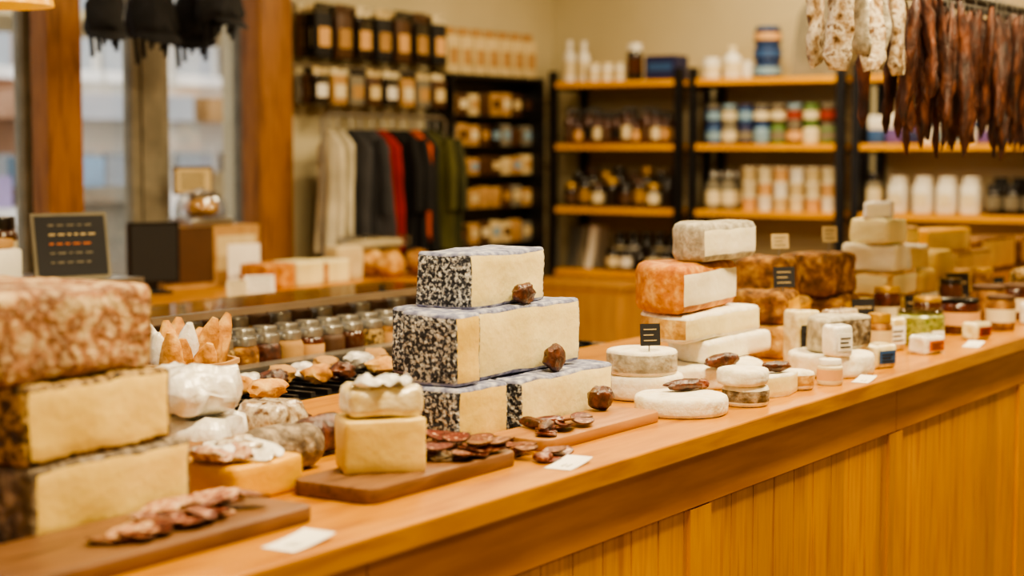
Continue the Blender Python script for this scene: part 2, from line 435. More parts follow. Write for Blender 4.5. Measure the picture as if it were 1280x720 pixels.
for i in range(13):
    mb.box(4+i*.8, 4.7+i*.8, 8.6, 9.4, -.02, .9+.12*(i % 3), [white, stone, fac_b, fac_c][i % 4])
    mb.box(3.95+i*.8, 4.72+i*.8, 8.5, 9.5, .9+.12*(i % 3), 1.0+.12*(i % 3), [brown, white, stone][i % 3])
    mb.box(4.1+i*.8, 4.5+i*.8, 8.7, 9.2, 1.0+.12*(i % 3), 1.2+.12*(i % 3), [fac_l, kraft_l, white, lblue][(i*3) % 4])
    mb.tube([(4.0+i*.8, 8.55, 1.0), (4.0+i*.8, 8.55, 2.3)], .03, stone, 8)
mb.box(3.9, 14.4, 8.3, 9.6, 2.3, 2.36, kraft_l)
mb.done('market_stalls', smooth=False)

# ------------------------------------------------------------------ main counter
mb = MB()
mb.prism([(-.2,1.5,'F'),(7.4,1.5,'F'),(7.4,2.45,'F'),(-.2,2.45,'F')], (0,0,ZT-.04), .04, .004, 0, {}, oak_top, nz=1, maxl=9)
mb.box(-.15, 7.35, 1.545, 2.42, .08, ZT-.041, oak_rail)
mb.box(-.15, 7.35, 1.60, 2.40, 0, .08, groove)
for a in range(4):
    x0 = -.15+a*2.14; x1 = min(7.35, x0+2.136)
    mb.box(x0, x1, 1.522, 1.545, ZT-.145, ZT-.043, oak_rail)
pw = .105; x = -.15
while x < 7.3:
    mb.box(x+.0022, min(7.35, x+pw-.0022), 1.529, 1.545, .10, ZT-.149, oak_front)
    x += pw
mb.box(-.15, 7.35, 1.519, 1.545, .0, .10, oak_rail)
for a in range(1, 7):
    x0 = -.15+a*1.07; mb.box(x0-.045, x0+.045, 1.522, 1.529, .10, ZT-.149, oak_front)
mb.done('shop_counter', smooth=False)

# ------------------------------------------------------------------ left stack
cheese_box('washed_rind_cheese', 1.645, 1.965, 1.835, 2.20, ZT, .113, r_ash, p_yellow, r_ash, 'F', b=.009, amp=.006, seed=1)
cheese_box('washed_rind_cheese', 1.635, 1.93, 1.84, 2.18, ZT+.114, .111, r_moss, p_yellow, r_moss, 'F', b=.009, amp=.006, seed=2)
cheese_box('washed_rind_cheese', 1.60, 1.905, 1.85, 2.17, ZT+.226, .126, r_moss, r_pink, r_pink, 'FR', b=.012, amp=.007, seed=3)

def board(name, x0, x1, y0, y1, mat, h=.022, rz=0):
    mb = MB(); mb.prism(rrect(x1-x0, y1-y0, .025, 5), ((x0+x1)/2, (y0+y1)/2, ZT), h, .004, rz, {}, mat, nz=1, maxl=.2)
    return mb.done(name)
board('cutting_board', 1.45, 2.01, 1.63, 1.823, walnut, .024)
mb = MB(); rr = random.Random(31)
for i in range(15):
    t = i/14; x = 1.69+.27*t+.02*(rr.random()-.5); y = 1.69+.02*t+.08*rr.random()
    mb.sheet((x, y, ZT+.0245+.003*(i % 4)), .09+.03*rr.random(), .05+.015*rr.random(), [meat, meat_l, meat_l][i % 3], i+1, rr.random()*1.6-.6, .0035, 1.3)
for i in range(9): mb.slice((1.69+.032*i, 1.675+.05*rr.random(), ZT+.027+.0012*i), .026, salami, 50+i, dark_fig, .25)
mb.done('sliced_cured_ham')
tag_flat(1.875, 1.555, .10, .055, .05)
cheese_box('yellow_cheese_block', 2.02, 2.19, 1.80, 1.94, ZT, .058, p_gold, p_gold, p_gold, 'FL', b=.006, seed=5)
mb = MB(); mb.sheet((2.10,1.87,ZT+.0585), .17, .14, wrap, 7, .3, .010, 2.5); mb.sheet((2.06,1.86,ZT+.066), .12, .10, meat_l, 8, -.3, .008, 2.5); mb.sheet((2.13,1.89,ZT+.066), .10, .08, wrap_br, 9, .6, .008, 2.0); mb.done('crumpled_wrapping_paper')
mb = MB()
mb.prism(rrect(.17,.15,.04,5), (2.28,2.12,ZT), .085, .03, .3, {}, wrap, .012, 20, 4, nz=6, maxl=.010)
mb.done('wrapped_cheese', 60)
mb = MB()
mb.prism(rrect(.16,.14,.05,5), (2.27,2.12,ZT+.085), .085, .035, -.2, {}, wrap, .013, 20, 9, nz=6, maxl=.010)
mb.done('wrapped_cheese', 60)
mb = MB(); mb.prism(rrect(.12,.11,.03,5), (2.11,2.12,ZT), .10, .02, .1, {}, wrap_br, .009, 18, 6, nz=5, maxl=.012); mb.done('wrapped_cheese', 60)
mb = MB(); mb.prism(rrect(.12,.10,.03,5), (2.46,2.10,ZT), .09, .02, .1, {}, wrap_br, .010, 18, 16, nz=5, maxl=.012); mb.done('wrapped_cheese', 60)
mb = MB()
pts = [(2.21+.15*t/10, 1.935+.01*math.sin(t*.5), ZT+.040) for t in range(11)]
mb.tube(pts, [.03,.038]+[.0395]*7+[.038,.030], r_ash, 22, 1.0, .003)
mb.done('salami_log')
mb = MB(); mb.tube([(2.40+.12*t/8, 1.98+.012*t/8, ZT+.036) for t in range(9)], [.028,.034]+[.035]*5+[.034,.026], dark_fig, 20, 1, .004); mb.done('salami_log')

board('cutting_board', 2.135, 2.56, 1.625, 1.790, walnut, .026)
def wedgebox(name, x, y, z, w, d, h, rz, cut, rind, seed):
    mb = MB(); mb.prism(rrect(w, d, .008), (x, y, z), h, .005, rad(rz), {'F': cut, 'L': cut, 'R': cut, 'C': cut, 'B': rind}, cut, .003, 14, seed, nz=5, maxl=.02); return mb.done(name, 50)
wedgebox('cheese_wedge', 2.285, 1.72, ZT+.026, .135, .085, .088, -42, p_yellow, r_tan, 3)
mb = MB(); mb.prism(rrect(.125,.075,.015,4), (2.29,1.72,ZT+.115), .050, .012, rad(-38), {}, wrap_y, .006, 20, 3, nz=5, maxl=.012); mb.sheet((2.28,1.715,ZT+.165), .11, .07, wrap, 3, -.5, .008, 2.4); mb.done('wrapped_cheese', 60)

rr = random.Random(2)
mb = MB()
for i in range(9):
    mb.blob((2.595+.075*rr.random(), 1.60+.19*rr.random(), ZT), (.017+.008*rr.random(), .012, .009), [dark_fig, meat][i % 2], .22, 1.6, i+3, 3, rz=rr.random()*3)
mb.done('dried_fruit_pieces', 80)
mb = MB(); rr = random.Random(12)
for i in range(20):
    mb.slice((2.60+.07*rr.random(), 1.595+.20*rr.random(), ZT+.0010*i), .020+.008*rr.random(), salami, i, dark_fig, .3)
mb.done('salami_slices')
mb = MB(); rr = random.Random(9)
for i in range(9):
    mb.sheet((2.40+.13*rr.random(), 1.66+.10*rr.random(), ZT+.0265+.002*(i % 4)), .06+.02*rr.random(), .045, [meat, meat_l, wrap_br][i % 3], 20+i, i*.9, .004, 1.2)
for i in range(20): mb.slice((2.385+.15*rr.random(),1.645+.12*rr.random(),ZT+.0268+.0011*i), .022+.008*rr.random(), salami, i, dark_fig, .3)
mb.done('cured_meat_slices')

# ------------------------------------------------------------------ blue stack
def blue_cheese(x0, x1, y0, y1, z, h, seed, cut=p_ivory, rz=0):
    return cheese_box('blue_rind_cheese', x0, x1, y0, y1, z, h, r_blue, cut, r_blueedge, 'F', b=.007, amp=.004, seed=seed, r=.008, rz=rz)
blue_cheese(2.635, 2.805, 1.805, 2.0, ZT, .108, 1, p_yellow)
blue_cheese(2.82, 3.185, 1.79, 2.05, ZT, .106, 2)
blue_cheese(2.745, 3.130, 1.84, 2.04, ZT+.109, .132, 3)
blue_cheese(2.645, 2.732, 1.820, 1.94, ZT+.109, .136, 4, p_yellow)
blue_cheese(2.765, 3.04, 1.87, 1.995, ZT+.242, .108, 5)
board('cutting_board', 2.69, 3.13, 1.645, 1.78, beech, .022)
mb = MB()
for i,(x,y,w,rz) in enumerate([(2.77,1.70,.10,.3),(2.82,1.73,.09,-.4),(2.79,1.74,.08,1.2)]):
    mb.blob((x, y, ZT+.0225), (.042,.012,.010), [dark_fig, meat][i % 2], .22, 1.8, 30+i, 3, rz=rz)
for i in range(9): mb.slice((2.73+.022*i, 1.675+.014*(i % 3), ZT+.0228+.001*i), .022, salami, 90+i, dark_fig, .3)
mb.done('dried_sausage_slices')
mb = MB(); mb.blob((3.06,1.75,ZT+.0225), (.032,.024,.026), dark_fig, .28, 1.6, 61); mb.done('dried_fig')
mb = MB(); mb.blob((2.93,1.850,ZT+.243), (.040,.017,.020), dark_fig, .28, 1.6, 71, rz=.1); mb.done('dried_fig')
mb = MB(); mb.blob((2.985,1.813,ZT+.106), (.036,.020,.026), dark_fig, .28, 1.6, 72, rz=.2); mb.done('dried_fig')
tag_flat(2.60, 1.550, .095, .050, .1)

# ------------------------------------------------------------------ brie / centre right
wheel('brie_wheel', 3.25, 1.665, ZT, .098, .040, r_white, seed=1)
mb = MB(); mb.blob((3.29,1.68,ZT+.0405), (.045,.018,.012), dark_fig, .25, 2, 81, rz=-.5); mb.blob((3.34,1.66,ZT+.0405), (.018,.014,.010), meat, .25, 2, 82); mb.done('cured_meat_piece')
wheel('soft_cheese_wheel', 3.41, 1.84, ZT, .088, .055, r_white, seed=2)
mb = MB()
mb.prism(disc(.078), (3.40,1.84,ZT+.055), .055, .008, 0, {'O': r_grey}, r_white, .002, 14, 3, nz=3)
mb.done('soft_cheese_wheel', 60)
pick(3.36, 1.80, ZT+.11, .045, .048)
wheel('small_goat_cheese', 3.425, 1.60, ZT, .050, .045, r_ash, r_white, seed=4)
wheel('small_goat_cheese', 3.42, 1.605, ZT+.045, .056, .036, r_white, seed=5)
half('soft_cheese_wedge', 3.60, 1.575, ZT, .075, .050, r_white, p_ivory, 0, 150, rz=rad(10), seed=6, b=.006)
wheel('small_goat_cheese', 3.72, 1.61, ZT, .040, .044, r_tan, r_white, seed=6)
mb = MB(); mb.blob((3.60,1.61,ZT+.0505), (.045,.016,.012), dark_fig, .25, 2, 91, rz=-.4); mb.done('cured_meat_piece')
wheel('white_cheese_wheel', 3.71, 1.87, ZT, .165, .052, r_white, seed=7)
half('white_cheese_half_wheel', 3.80, 1.79, ZT+.053, .17, .054, r_white, p_white, 0, 180, seed=8)
half('white_cheese_half_wheel', 3.73, 1.80, ZT+.107, .195, .064, r_tan, p_pale, 0, 180, seed=9, cap=r_white)
half('orange_rind_half_wheel', 3.70, 1.82, ZT+.172, .175, .112, r_orange, p_white, 0, 180, rz=rad(6), seed=10, b=.02)
half('grey_rind_half_wheel', 3.785, 1.81, ZT+.285, .138, .090, r_grey, p_white, 0, 180, rz=rad(0), seed=11, b=.016)
mb = MB(); mb.blob((3.61,1.745,ZT+.0525), (.06,.018,.016), dark_fig, .25, 2, 95, rz=-.2); mb.done('cured_meat_piece')

wheel('white_cheese_wheel', 4.02, 1.65, ZT, .105, .055, r_white, seed=12)
half('ash_rind_half_wheel', 4.05, 1.62, ZT+.055, .10, .085, r_grey, r_ash, 0, 180, rz=rad(-12), seed=13)
def packet(x, y, z, w, d, h, m1, lb, rz, seed):
    mb = MB(); mb.prism(rrect(w, d, .010, 4), (x, y, z), h, .008, rz, {}, m1, .003, 20, seed, nz=4, maxl=.015)
    M = mb.T((x, y, z), rz)
    mb.box(-w*.35, w*.35, -d/2-.0045, -d/2-.003, h*.2, h*.75, lb, M)
    for q in range(3): mb.box(-w*.25, w*(.25-.1*(q % 2)), -d/2-.006, -d/2-.0045, h*(.3+.14*q), h*(.34+.14*q), ink, M)
    return mb.done('wrapped_cheese_packet', 60)
packet(3.935, 1.60, ZT+.055, .06, .05, .075, wrap, paper, -.5, 3)
packet(4.20, 1.60, ZT, .08, .06, .06, wrap_y, blue, -.4, 4)
packet(4.56, 1.60, ZT, .09, .06, .05, wrap, orange, -.3, 5)
packet(4.58, 1.71, ZT, .08, .05, .09, wrap_y, paper, -.4, 6)
packet(4.30, 1.74, ZT, .07, .05, .10, wrap, paper, -.5, 7)
packet(4.98, 1.60, ZT, .09, .05, .05, wrap_y, red, -.2, 8)
packet(4.44, 1.80, ZT, .09, .06, .12, wrap_br, paper, -.3, 9)
packet(4.14, 1.78, ZT, .08, .06, .14, wrap_y, chalk, -.5, 10)
packet(5.50, 1.59, ZT, .08, .05, .07, wrap, green, -.2, 11)
packet(5.70, 1.59, ZT, .09, .05, .06, wrap_y, orange, -.1, 12)
packet(5.98, 1.57, ZT, .09, .05, .08, wrap_br, paper, -.2, 13)
def jar(mb, x, y, z, r, h, body, lid, label=None, seg=16):
    label = label or body
    prof = [(0,0),(r*.9,0),(r,h*.06),(r,h*.2),(r*1.01,h*.2),(r*1.01,h*.62),(r,h*.62),(r,h*.70),(r*.82,h*.79),(r*.88,h*.80),(r*.88,h*.97),(r*.84,h),(0,h)]
    mats = [body,body,body,label,label,label,body,body,lid,lid,lid,lid]
    mb.lathe(prof, (x,y,z), mats, seg)
def bottle(mb, x, y, z, r, h, body, lid, label=None, seg=14):
    label = label or body
    prof = [(0,0),(r*.9,0),(r,h*.04),(r,h*.15),(r*1.01,h*.15),(r*1.01,h*.5),(r,h*.5),(r,h*.6),(r*.7,h*.72),(r*.38,h*.78),(r*.36,h*.84),(r*.46,h*.84),(r*.46,h*.98),(r*.4,h),(0,h)]
    mb.lathe(prof, (x,y,z), [body]*3+[label]*3+[body]*4+[lid]*4, seg)
def tubjar(mb, x, y, z, r, h, content, lid, label=None, seg=24):
    label = label or content
    mb.lathe([(0,0),(r*.9,0),(r*.95,h*.08),(r*.965,h*.25),(r*.975,h*.25),(r*.995,h*.62),(r*.985,h*.62),(r,h*.8),(r*.9,h*.88),(r*.94,h*.89),(r*.94,h*.98),(r*.9,h),(0,h)], (x,y,z), [content]*3+[label]*2+[content]*3+[lid]*4, seg)
mb = MB(); jar(mb, 4.42, 1.68, ZT, .034, .115, r_crust, gold, kraft_l); mb.done('honey_jar')
mb = MB(); jar(mb, 3.83, 1.575, ZT, .03, .06, cream, white, peach); mb.done('cheese_pot')
mb = MB(); tubjar(mb, 4.76, 1.69, ZT, .068, .10, olive, glass2); mb.done('olive_jar')
mb = MB(); tubjar(mb, 5.12, 1.70, ZT, .064, .105, jam, blackp, peach); mb.done('chutney_jar')
mb = MB(); tubjar(mb, 5.27, 1.62, ZT, .045, .105, r_crust, brown, cream); mb.done('chutney_jar')
mb = MB(); tubjar(mb, 5.40, 1.70, ZT, .055, .125, r_crust, brown); mb.done('chutney_jar')
mb = MB(); tubjar(mb, 5.62, 1.68, ZT, .052, .115, jam, brown, cream); mb.done('chutney_jar')
mb = MB(); tubjar(mb, 4.93, 1.73, ZT, .042, .12, amber, gold, cream); mb.done('chutney_jar')
mb = MB(); tubjar(mb, 4.87, 1.83, ZT, .040, .15, jam, gold, cream); mb.done('chutney_jar')
mb = MB(); tubjar(mb, 5.28, 1.78, ZT, .036, .15, amber, darkjar, peach); mb.done('chutney_jar')
mb = MB(); tubjar(mb, 5.65, 1.80, ZT, .036, .16, r_crust, gold, cream); mb.done('chutney_jar')

def rustic(x, y, z, w, d, h, mat, seed, rz=0, cut=None):
    mb = MB(); mb.prism(rrect(w, d, .025, 4), (x, y, z), h, .018, rz, {'F': cut or mat, 'L': mat}, mat, .009, 22, seed, nz=5, maxl=.016); return mb.done('rustic_cheese_block', 60)
rustic(4.50, 2.03, ZT, .22, .2, .075, r_tan, 2, .1, p_yellow)
rustic(4.48, 2.03, ZT+.075, .21, .18, .065, r_tan, 3, -.1, p_gold)
rustic(4.47, 2.03, ZT+.14, .18, .15, .11, r_crust, 4, .15)
rustic(4.75, 1.99, ZT, .22, .2, .07, r_tan, 5, 0, p_yellow)
rustic(4.75, 1.99, ZT+.07, .2, .19, .06, r_crust, 6, .12, p_gold)
rustic(4.73, 1.99, ZT+.13, .19, .17, .12, r_crust, 7, -.1)
rustic(4.28, 1.94, ZT, .17, .17, .09, r_tan, 8, 0, p_gold)
rustic(4.28, 1.94, ZT+.09, .16, .15, .085, r_crust, 9, .1, p_gold)
pick(4.27, 1.89, ZT+.172, .06, .055); pick(4.42, 1.97, ZT+.247, .05, .04, kraft_l, ink, .03); pick(4.72, 1.95, ZT+.247, .045, .045, kraft_l, ink, .035)
def wb(x0, x1, y0, y1, z, h, cut, seed, rind=None, rz=0):
    return cheese_box('white_cheese_block', x0, x1, y0, y1, z, h, rind or cut, cut, rind or cut, 'FL', b=.009, amp=.006, seed=seed, rz=rz)
wb(5.03, 5.22, 1.86, 2.08, ZT, .10, p_yellow, 1, rz=.05); wb(5.24, 5.43, 1.86, 2.09, ZT, .095, p_pale, 11, r_white, rz=-.04)
wb(5.04, 5.22, 1.87, 2.08, ZT+.10, .075, p_pale, 2, r_tan, rz=-.08); wb(5.25, 5.43, 1.87, 2.08, ZT+.097, .07, p_yellow, 3, rz=.06)
wb(5.05, 5.19, 1.88, 2.05, ZT+.175, .085, p_white, 4, rz=.12); wb(5.21, 5.37, 1.88, 2.05, ZT+.170, .08, p_yellow, 5, r_white, rz=-.08)
wb(5.05, 5.16, 1.88, 2.02, ZT+.26, .075, p_pale, 6, rz=-.15); wb(5.06, 5.13, 1.90, 1.99, ZT+.335, .055, p_white, 7, wrap, rz=.3)
wb(5.47, 5.63, 1.88, 2.1, ZT, .13, p_pale, 8, rz=.04); wb(5.47, 5.60, 1.88, 2.1, ZT+.13, .09, p_yellow, 9, rz=-.1)
wb(5.64, 5.76, 1.86, 2.1, ZT, .15, p_yellow, 18, r_tan, rz=.02)
half('yellow_cheese_wedge', 5.60, 2.0, ZT+.221, .12, .07, r_tan, p_yellow, seed=13, a0=20, a1=150)
half('yellow_cheese_wedge', 6.02, 1.95, ZT, .22, .10, r_tan, p_yellow, seed=3)
half('yellow_cheese_wedge', 6.02, 1.95, ZT+.10, .2, .09, r_tan, p_yellow, seed=4)
half('yellow_cheese_wedge', 5.97, 1.97, ZT+.19, .16, .08, p_gold, p_yellow, seed=5, a0=10, a1=150)
half('yellow_cheese_wedge', 6.47, 2.0, ZT, .22, .1, r_crust, p_gold, seed=6)
half('yellow_cheese_wedge', 6.47, 2.0, ZT+.1, .2, .12, r_crust, p_yellow, seed=7)
half('yellow_cheese_wedge', 6.95, 2.0, ZT, .2, .1, r_crust, p_gold, seed=6)
half('yellow_cheese_wedge', 6.95, 2.0, ZT+.1, .18, .1, r_crust, p_yellow, seed=8)
rustic(5.87, 1.70, ZT, .16, .14, .09, r_crust, 12); rustic(6.15, 1.68, ZT, .2, .14, .08, r_crust, 13); rustic(6.15, 1.68, ZT+.08, .17, .12, .06, r_moss, 14)
rustic(6.5, 1.66, ZT, .2, .14, .1, r_moss, 15); rustic(5.87, 1.70, ZT+.09, .14, .12, .06, r_moss, 22)
def lab(x, y, z, w=.05, h=.045, bg=chalk, fg=kraft_l, rz=-.75): return card('cheese_label_card', x, y, z+.001, w, h, bg, fg, rz, -.12, 3, bg)
lab(4.70, 1.83, ZT, .07, .125); lab(5.06, 1.81, ZT, .06, .11); lab(5.49, 1.82, ZT, .08, .15); lab(4.66, 1.60, ZT, .035, .05, paper, ink); lab(5.79, 1.80, ZT, .08, .12)
tag_flat(3.93, 1.53, .08, .04, .1); tag_flat(4.80, 1.55, .09, .045, .1); tag_flat(5.38, 1.55, .07, .04, .1)

# ------------------------------------------------------------------ jar display behind counter
mb = MB()
mb.box(2.55, 4.45, 2.50, 3.35, 0, .90, black)
mb.box(2.53, 4.47, 2.48, 3.37, .90, .93, steel)
mb.box(2.60, 4.42, 2.82, 2.84, .93, .975, steel)
mb.box(2.60, 4.42, 2.78, 2.82, .965, .975, steel)
for q in range(30): mb.box(2.62+q*.06, 2.635+q*.06, 2.53, 2.76, .933, .945, black)
mb.box(2.60, 4.42, 2.53, 2.77, .9301, .933, blackp)
for xx in (2.6, 3.5, 4.4): mb.box(xx, xx+.015, 3.30, 3.315, .93, 1.075, steel)
mb.box(2.55, 4.45, 3.04, 3.33, 1.075, 1.083, glass2)
mb.box(2.55, 4.45, 3.025, 3.04, 1.07, 1.088, steel)
mb.done('deli_display_case', smooth=False)
mb = MB()
cols = [r_crust, amber, jam, dark_fig, r_moss, brown, kraft]
for j, yy in enumerate((2.89, 2.97)):
    for i in range(20):
        jar(mb, 2.68+i*.086, yy, .9305, .037, .105+.008*j, cols[(i*3+j) % 7], steel, [None, None, peach, None][i % 4], 12)
mb.done('spice_jars')
mb = MB()
for j, yy in enumerate((3.10, 3.19)):
    for i in range(19):
        jar(mb, 2.70+i*.088, yy, .9305, .037, .125, cols[(i*2+j) % 7], [brown, steel][i % 2], None, 12)
mb.done('preserve_jars')
mb = MB()
for i in range(14):
    mb.blob((2.98+.055*i+.02*math.sin(i*5), 2.64+.06*math.sin(i*3), .946), (.04,.03,.022), [crust_m, wrap, dark_fig, kraft][i % 4], .3, 2, i)
mb.done('pastry_pieces')
bx, by = 2.79, 2.64
mb = MB()
mb.lathe([(0,0),(.085,0),(.12,.09),(.125,.09),(.125,.10),(.115,.10),(.08,.01),(0,.01)], (bx,by,.9455), kraft, 24, flute=.03)
rr = random.Random(3)
for i in range(20):
    a = rr.random()*6.28; q = .065*rr.random(); l = .08+.09*rr.random()
    p0 = Vector((bx+q*math.cos(a), by+q*math.sin(a), .97)); p1 = p0+Vector((.05*math.cos(a)+.015, .04*math.sin(a), l))
    mb.tube([p0.lerp(p1, t/7) for t in range(8)], [.014,.021,.025,.026,.026,.024,.018,.007], crust_m if i % 3 else wrap, 12, 1, .004)
mb.done('bread_basket')
mb = MB(); mb.prism(rrect(.2,.10,.03,4), (2.45,2.33,ZT), .12, .03, .1, {}, wrap, .012, 20, 22, nz=6, maxl=.010); mb.done('wrapped_cheese', 60)
mb = MB(); mb.prism(rrect(.12,.1,.03,4), (2.66,2.28,ZT), .05, .02, .4, {}, wrap_br, .01, 20, 32, nz=4, maxl=.015); mb.blob((2.66,2.28,ZT+.05),(.05,.03,.02),crust_m,.3,2,3); mb.done('wrapped_bread', 60)
mb = MB()
for i,(x,y) in enumerate([(2.56,2.21),(2.59,2.15)]): mb.blob((x,y,ZT),(.032,.024,.028),[crust_m,dark_fig,wrap][i],.3,2,i+4)
mb.done('pastry_pieces')

# ------------------------------------------------------------------ back counter and things on it
mb = MB()
mb.box(3.95, 6.30, 4.30, 4.80, ZT-.05, ZT, oak_top); mb.box(3.95, 5.95, 4.80, 5.02, ZT-.05, ZT, oak_top); mb.box(4.0, 6.26, 4.36, 4.78, 0, ZT-.05, black)
mb.done('back_counter', smooth=False)
mb = MB()
mb.box(2.0, 3.93, 3.86, 4.28, 0, .80, greyp); mb.box(2.0, 3.93, 3.86, 4.28, 1.09, 1.105, steel)
for xx in (2.0, 2.95, 3.915): mb.box(xx, xx+.015, 3.86, 3.875, .80, 1.09, steel); 
mb.box(2.0, 3.93, 3.868, 3.874, .80, 1.09, glass); mb.box(2.0, 3.93, 4.0, 4.27, .93, .94, steel); mb.box(2.0,3.93,4.27,4.28,.8,1.09, cream)
mb.done('glass_display_case', smooth=False)
mb = MB()
for i in range(12): mb.prism(rrect(.11,.1,.02), (2.12+i*.15,4.12,.9405), .05+.02*(i%3), .01, 0, {}, [p_yellow, p_pale, r_orange][i%3], .003, 14, i)
mb.done('pastry_assortment')
mb = MB(); M = mb.T((3.72, 3.94, 1.109), -.35, -.18)
mb.box(-.12, .12, 0, .012, 0, .2, stone, M); mb.box(-.11, .11, -.002, 0, .01, .19, chalk, M)
rr = random.Random(17)
for i in range(5):
    xx = -.07
    while xx < .07-.01*(i % 3):
        l = .010+.014*rr.random(); mb.box(xx, xx+l, -.0035, -.002, .16-.028*i, .165-.028*i, [stone, kraft_l, orange, stone, stone][i], M); xx += l+.010
mb.box(-.1, .1, .0, .07, -.002, .006, stone, mb.T((3.72, 3.94, 1.108), -.35))
mb.done('chalkboard_sign', smooth=False)
mb = MB(); mb.prism(rrect(.2,.14,.02), (3.48,4.06,1.1055), .10, .01, .2, {}, white, nz=2, maxl=.1); mb.prism(rrect(.17,.11,.02), (3.48,4.06,1.2055), .03, .01, .2, {}, kraft, nz=1, maxl=.1); mb.done('cake_box')
mb = MB(); jar(mb, 3.30,4.05,1.1055,.05,.12, cream, steel, white); jar(mb, 3.18,4.05,1.1055,.05,.14, kraft, steel, white); jar(mb,3.62,4.14,1.1055,.045,.19,amber,darkjar,cream); mb.done('biscuit_jar')
mb = MB(); M = mb.T((4.86, 4.72, ZT), -.45)
mb.prism(rrect(.14,.12,.01), (4.86,4.74,ZT), .012, .003, -.45, {}, blackp, nz=1, maxl=.2)
mb.box(-.02,.02,.02,.04,.012,.12,blackp,M); mb.box(-.10,.10,0,.022,.04,.27,blackp,M); mb.box(-.09,.09,-.002,0,.05,.26,ink,M)
mb.done('till_screen', smooth=False)
bxx = 5.25
mb = MB(); M = mb.T((bxx, 4.86, ZT), -.1)
mb.box(-.25,.25,-.09,.09,0,.24,kraft,M); mb.box(-.25,.0,-.093,-.09,.02,.24,brown,M)
mb.box(.02,.23,-.092,-.09,.06,.2,kraft_l,M)
mb.done('cardboard_carton', smooth=False)
mb = MB(); mb.prism(rrect(.22,.15,.01), (bxx+.02,4.86,ZT+.2405), .03, .004, -.1, {}, steel, nz=1, maxl=.3); mb.lathe([(0,0),(.10,0),(.105,.02),(.10,.06),(.07,.10),(0,.115)], (bxx+.02,4.86,ZT+.271), glass2, 20); 
mb.blob((bxx+.02,4.86,ZT+.271),(.08,.06,.035),crust_m,.3,2,2); mb.done('glass_cake_dome')
mb = MB(); M = mb.T((5.60, 5.21, .861), -.4)
mb.box(-.01,.01,0,.01,0,.46,brown,M); mb.box(-.06,.06,-.03,.04,0,.01,brown,M); mb.box(-.09,.09,-.01,0,.44,.56,brown,M); mb.box(-.08,.08,-.012,-.01,.45,.55,kraft_l,M)
for i in range(3): mb.box(-.06,.05,-.014,-.012,.47+.025*i,.478+.025*i,ink,M)
mb.done('wooden_sign_stand', smooth=False)
cheese_box('orange_rind_cheese', 5.20, 5.38, 4.46, 4.60, ZT, .10, r_orange, r_orange, r_orange, 'F', seed=3)
cheese_box('pale_cheese_block', 5.39, 5.56, 4.46, 4.60, ZT, .10, p_pale, p_ivory, p_pale, 'F', seed=4)
cheese_box('pale_cheese_block', 5.57, 5.73, 4.46, 4.60, ZT, .095, r_orange, p_ivory, p_pale, 'F', seed=6)
lab(5.07, 4.38, ZT, .12, .07, paper, ink, -.5); lab(4.92, 4.36, ZT, .08, .06, cream, ink, -.5)
mb = MB(); M = mb.T((5.30, 4.66, ZT), -.4); mb.box(-.07,.07,0,.004,0,.17,paper,M); mb.box(-.07,.07,0,.05,0,.004,paper,M); mb.done('menu_card', smooth=False)
mb = MB(); mb.prism(rrect(.14,.09,.012), (5.84,4.58,ZT), .14, .006, -.3, {}, kraft_l, .006, 18, 3, nz=5, maxl=.02); mb.done('paper_bag', 60)
mb = MB()
for i,(x,y,s_,m_) in enumerate([(5.99,4.45,.07,crust_m),(6.02,4.58,.08,crust_m),(6.05,4.72,.09,kraft),(6.14,4.42,.07,r_crust),(6.18,4.60,.08,crust_m),(6.2,4.73,.07,crust_m)]): mb.blob((x,y,ZT),(s_,.055,.055),m_,.2,1.6,i)
mb.done('bread_loaves')
mb = MB(); mb.prism(rrect(.36,.16,.03,4), (6.10,4.62,ZT+.12), .05, .006, .0, {}, glass2, nz=1, maxl=.1); mb.prism(rrect(.30,.12,.03,4), (6.10,4.62,ZT+.123), .03, .006, .0, {}, cream, nz=1, maxl=.1); mb.done('bakery_tray')

# ------------------------------------------------------------------ dark fabric goods hanging by the window & pendant lamps
def cap_(x, y, z, rz, sc=1.0):
    mb = MB()
    prof = [(.001,.24),(.03,.235),(.06,.20),(.085,.14),(.10,.08),(.107,.03),(.100,.0),(.09,-.012),(.08,.03)]
    mb.lathe([(r*sc, q*sc) for r, q in prof], (x, y, z), fabric_b, 28, flute=.06, amp=.026)
    M = mb.T((x, y, z), rz)
    vs = []; 
    for k in range(13):
        a = math.pi*k/12; vs += [(.1*math.cos(a)*sc, -.06*math.sin(a)*sc-.04*sc, .004), (.11*math.cos(a)*sc, -.11*math.sin(a)*sc-.03*sc, -.04*math.sin(a)*sc)]
    vs2 = [(a, b, c-.004) for a, b, c in vs]; o = len(vs); fs = []
    for k in range(12):
        q = (2*k, 2*k+1, 2*k+3, 2*k+2); fs.append(q); fs.append(tuple(o+t for t in reversed(q))); fs.append((2*k+1, o+2*k+1, o+2*k+3, 2*k+3))
    mb.raw(vs+vs2, fs, [mb.m(fabric_b)]*len(fs), M)
    mb.tube([(x, y, z+.22*sc), (x, y, 3.1)], .003, ink, 6)
    for q in range(5): mb.tube([(x+.07*sc*math.cos(q*1.3), y+.07*sc*math.sin(q*1.3), z+.01), (x+.06*sc*math.cos(q*1.3), y+.06*sc*math.sin(q*1.3), z-(.06+.03*(q % 3))*sc)], .009, fabric_b, 6)
    return mb.done('hanging_cap')
cap_(4.80, 4.9, 1.93, -.5, .75); cap_(5.10, 4.95, 1.94, -.2, .95); cap_(5.33, 4.95, 1.93, -.8, .9); cap_(5.26,4.74,2.0,.3,.85)
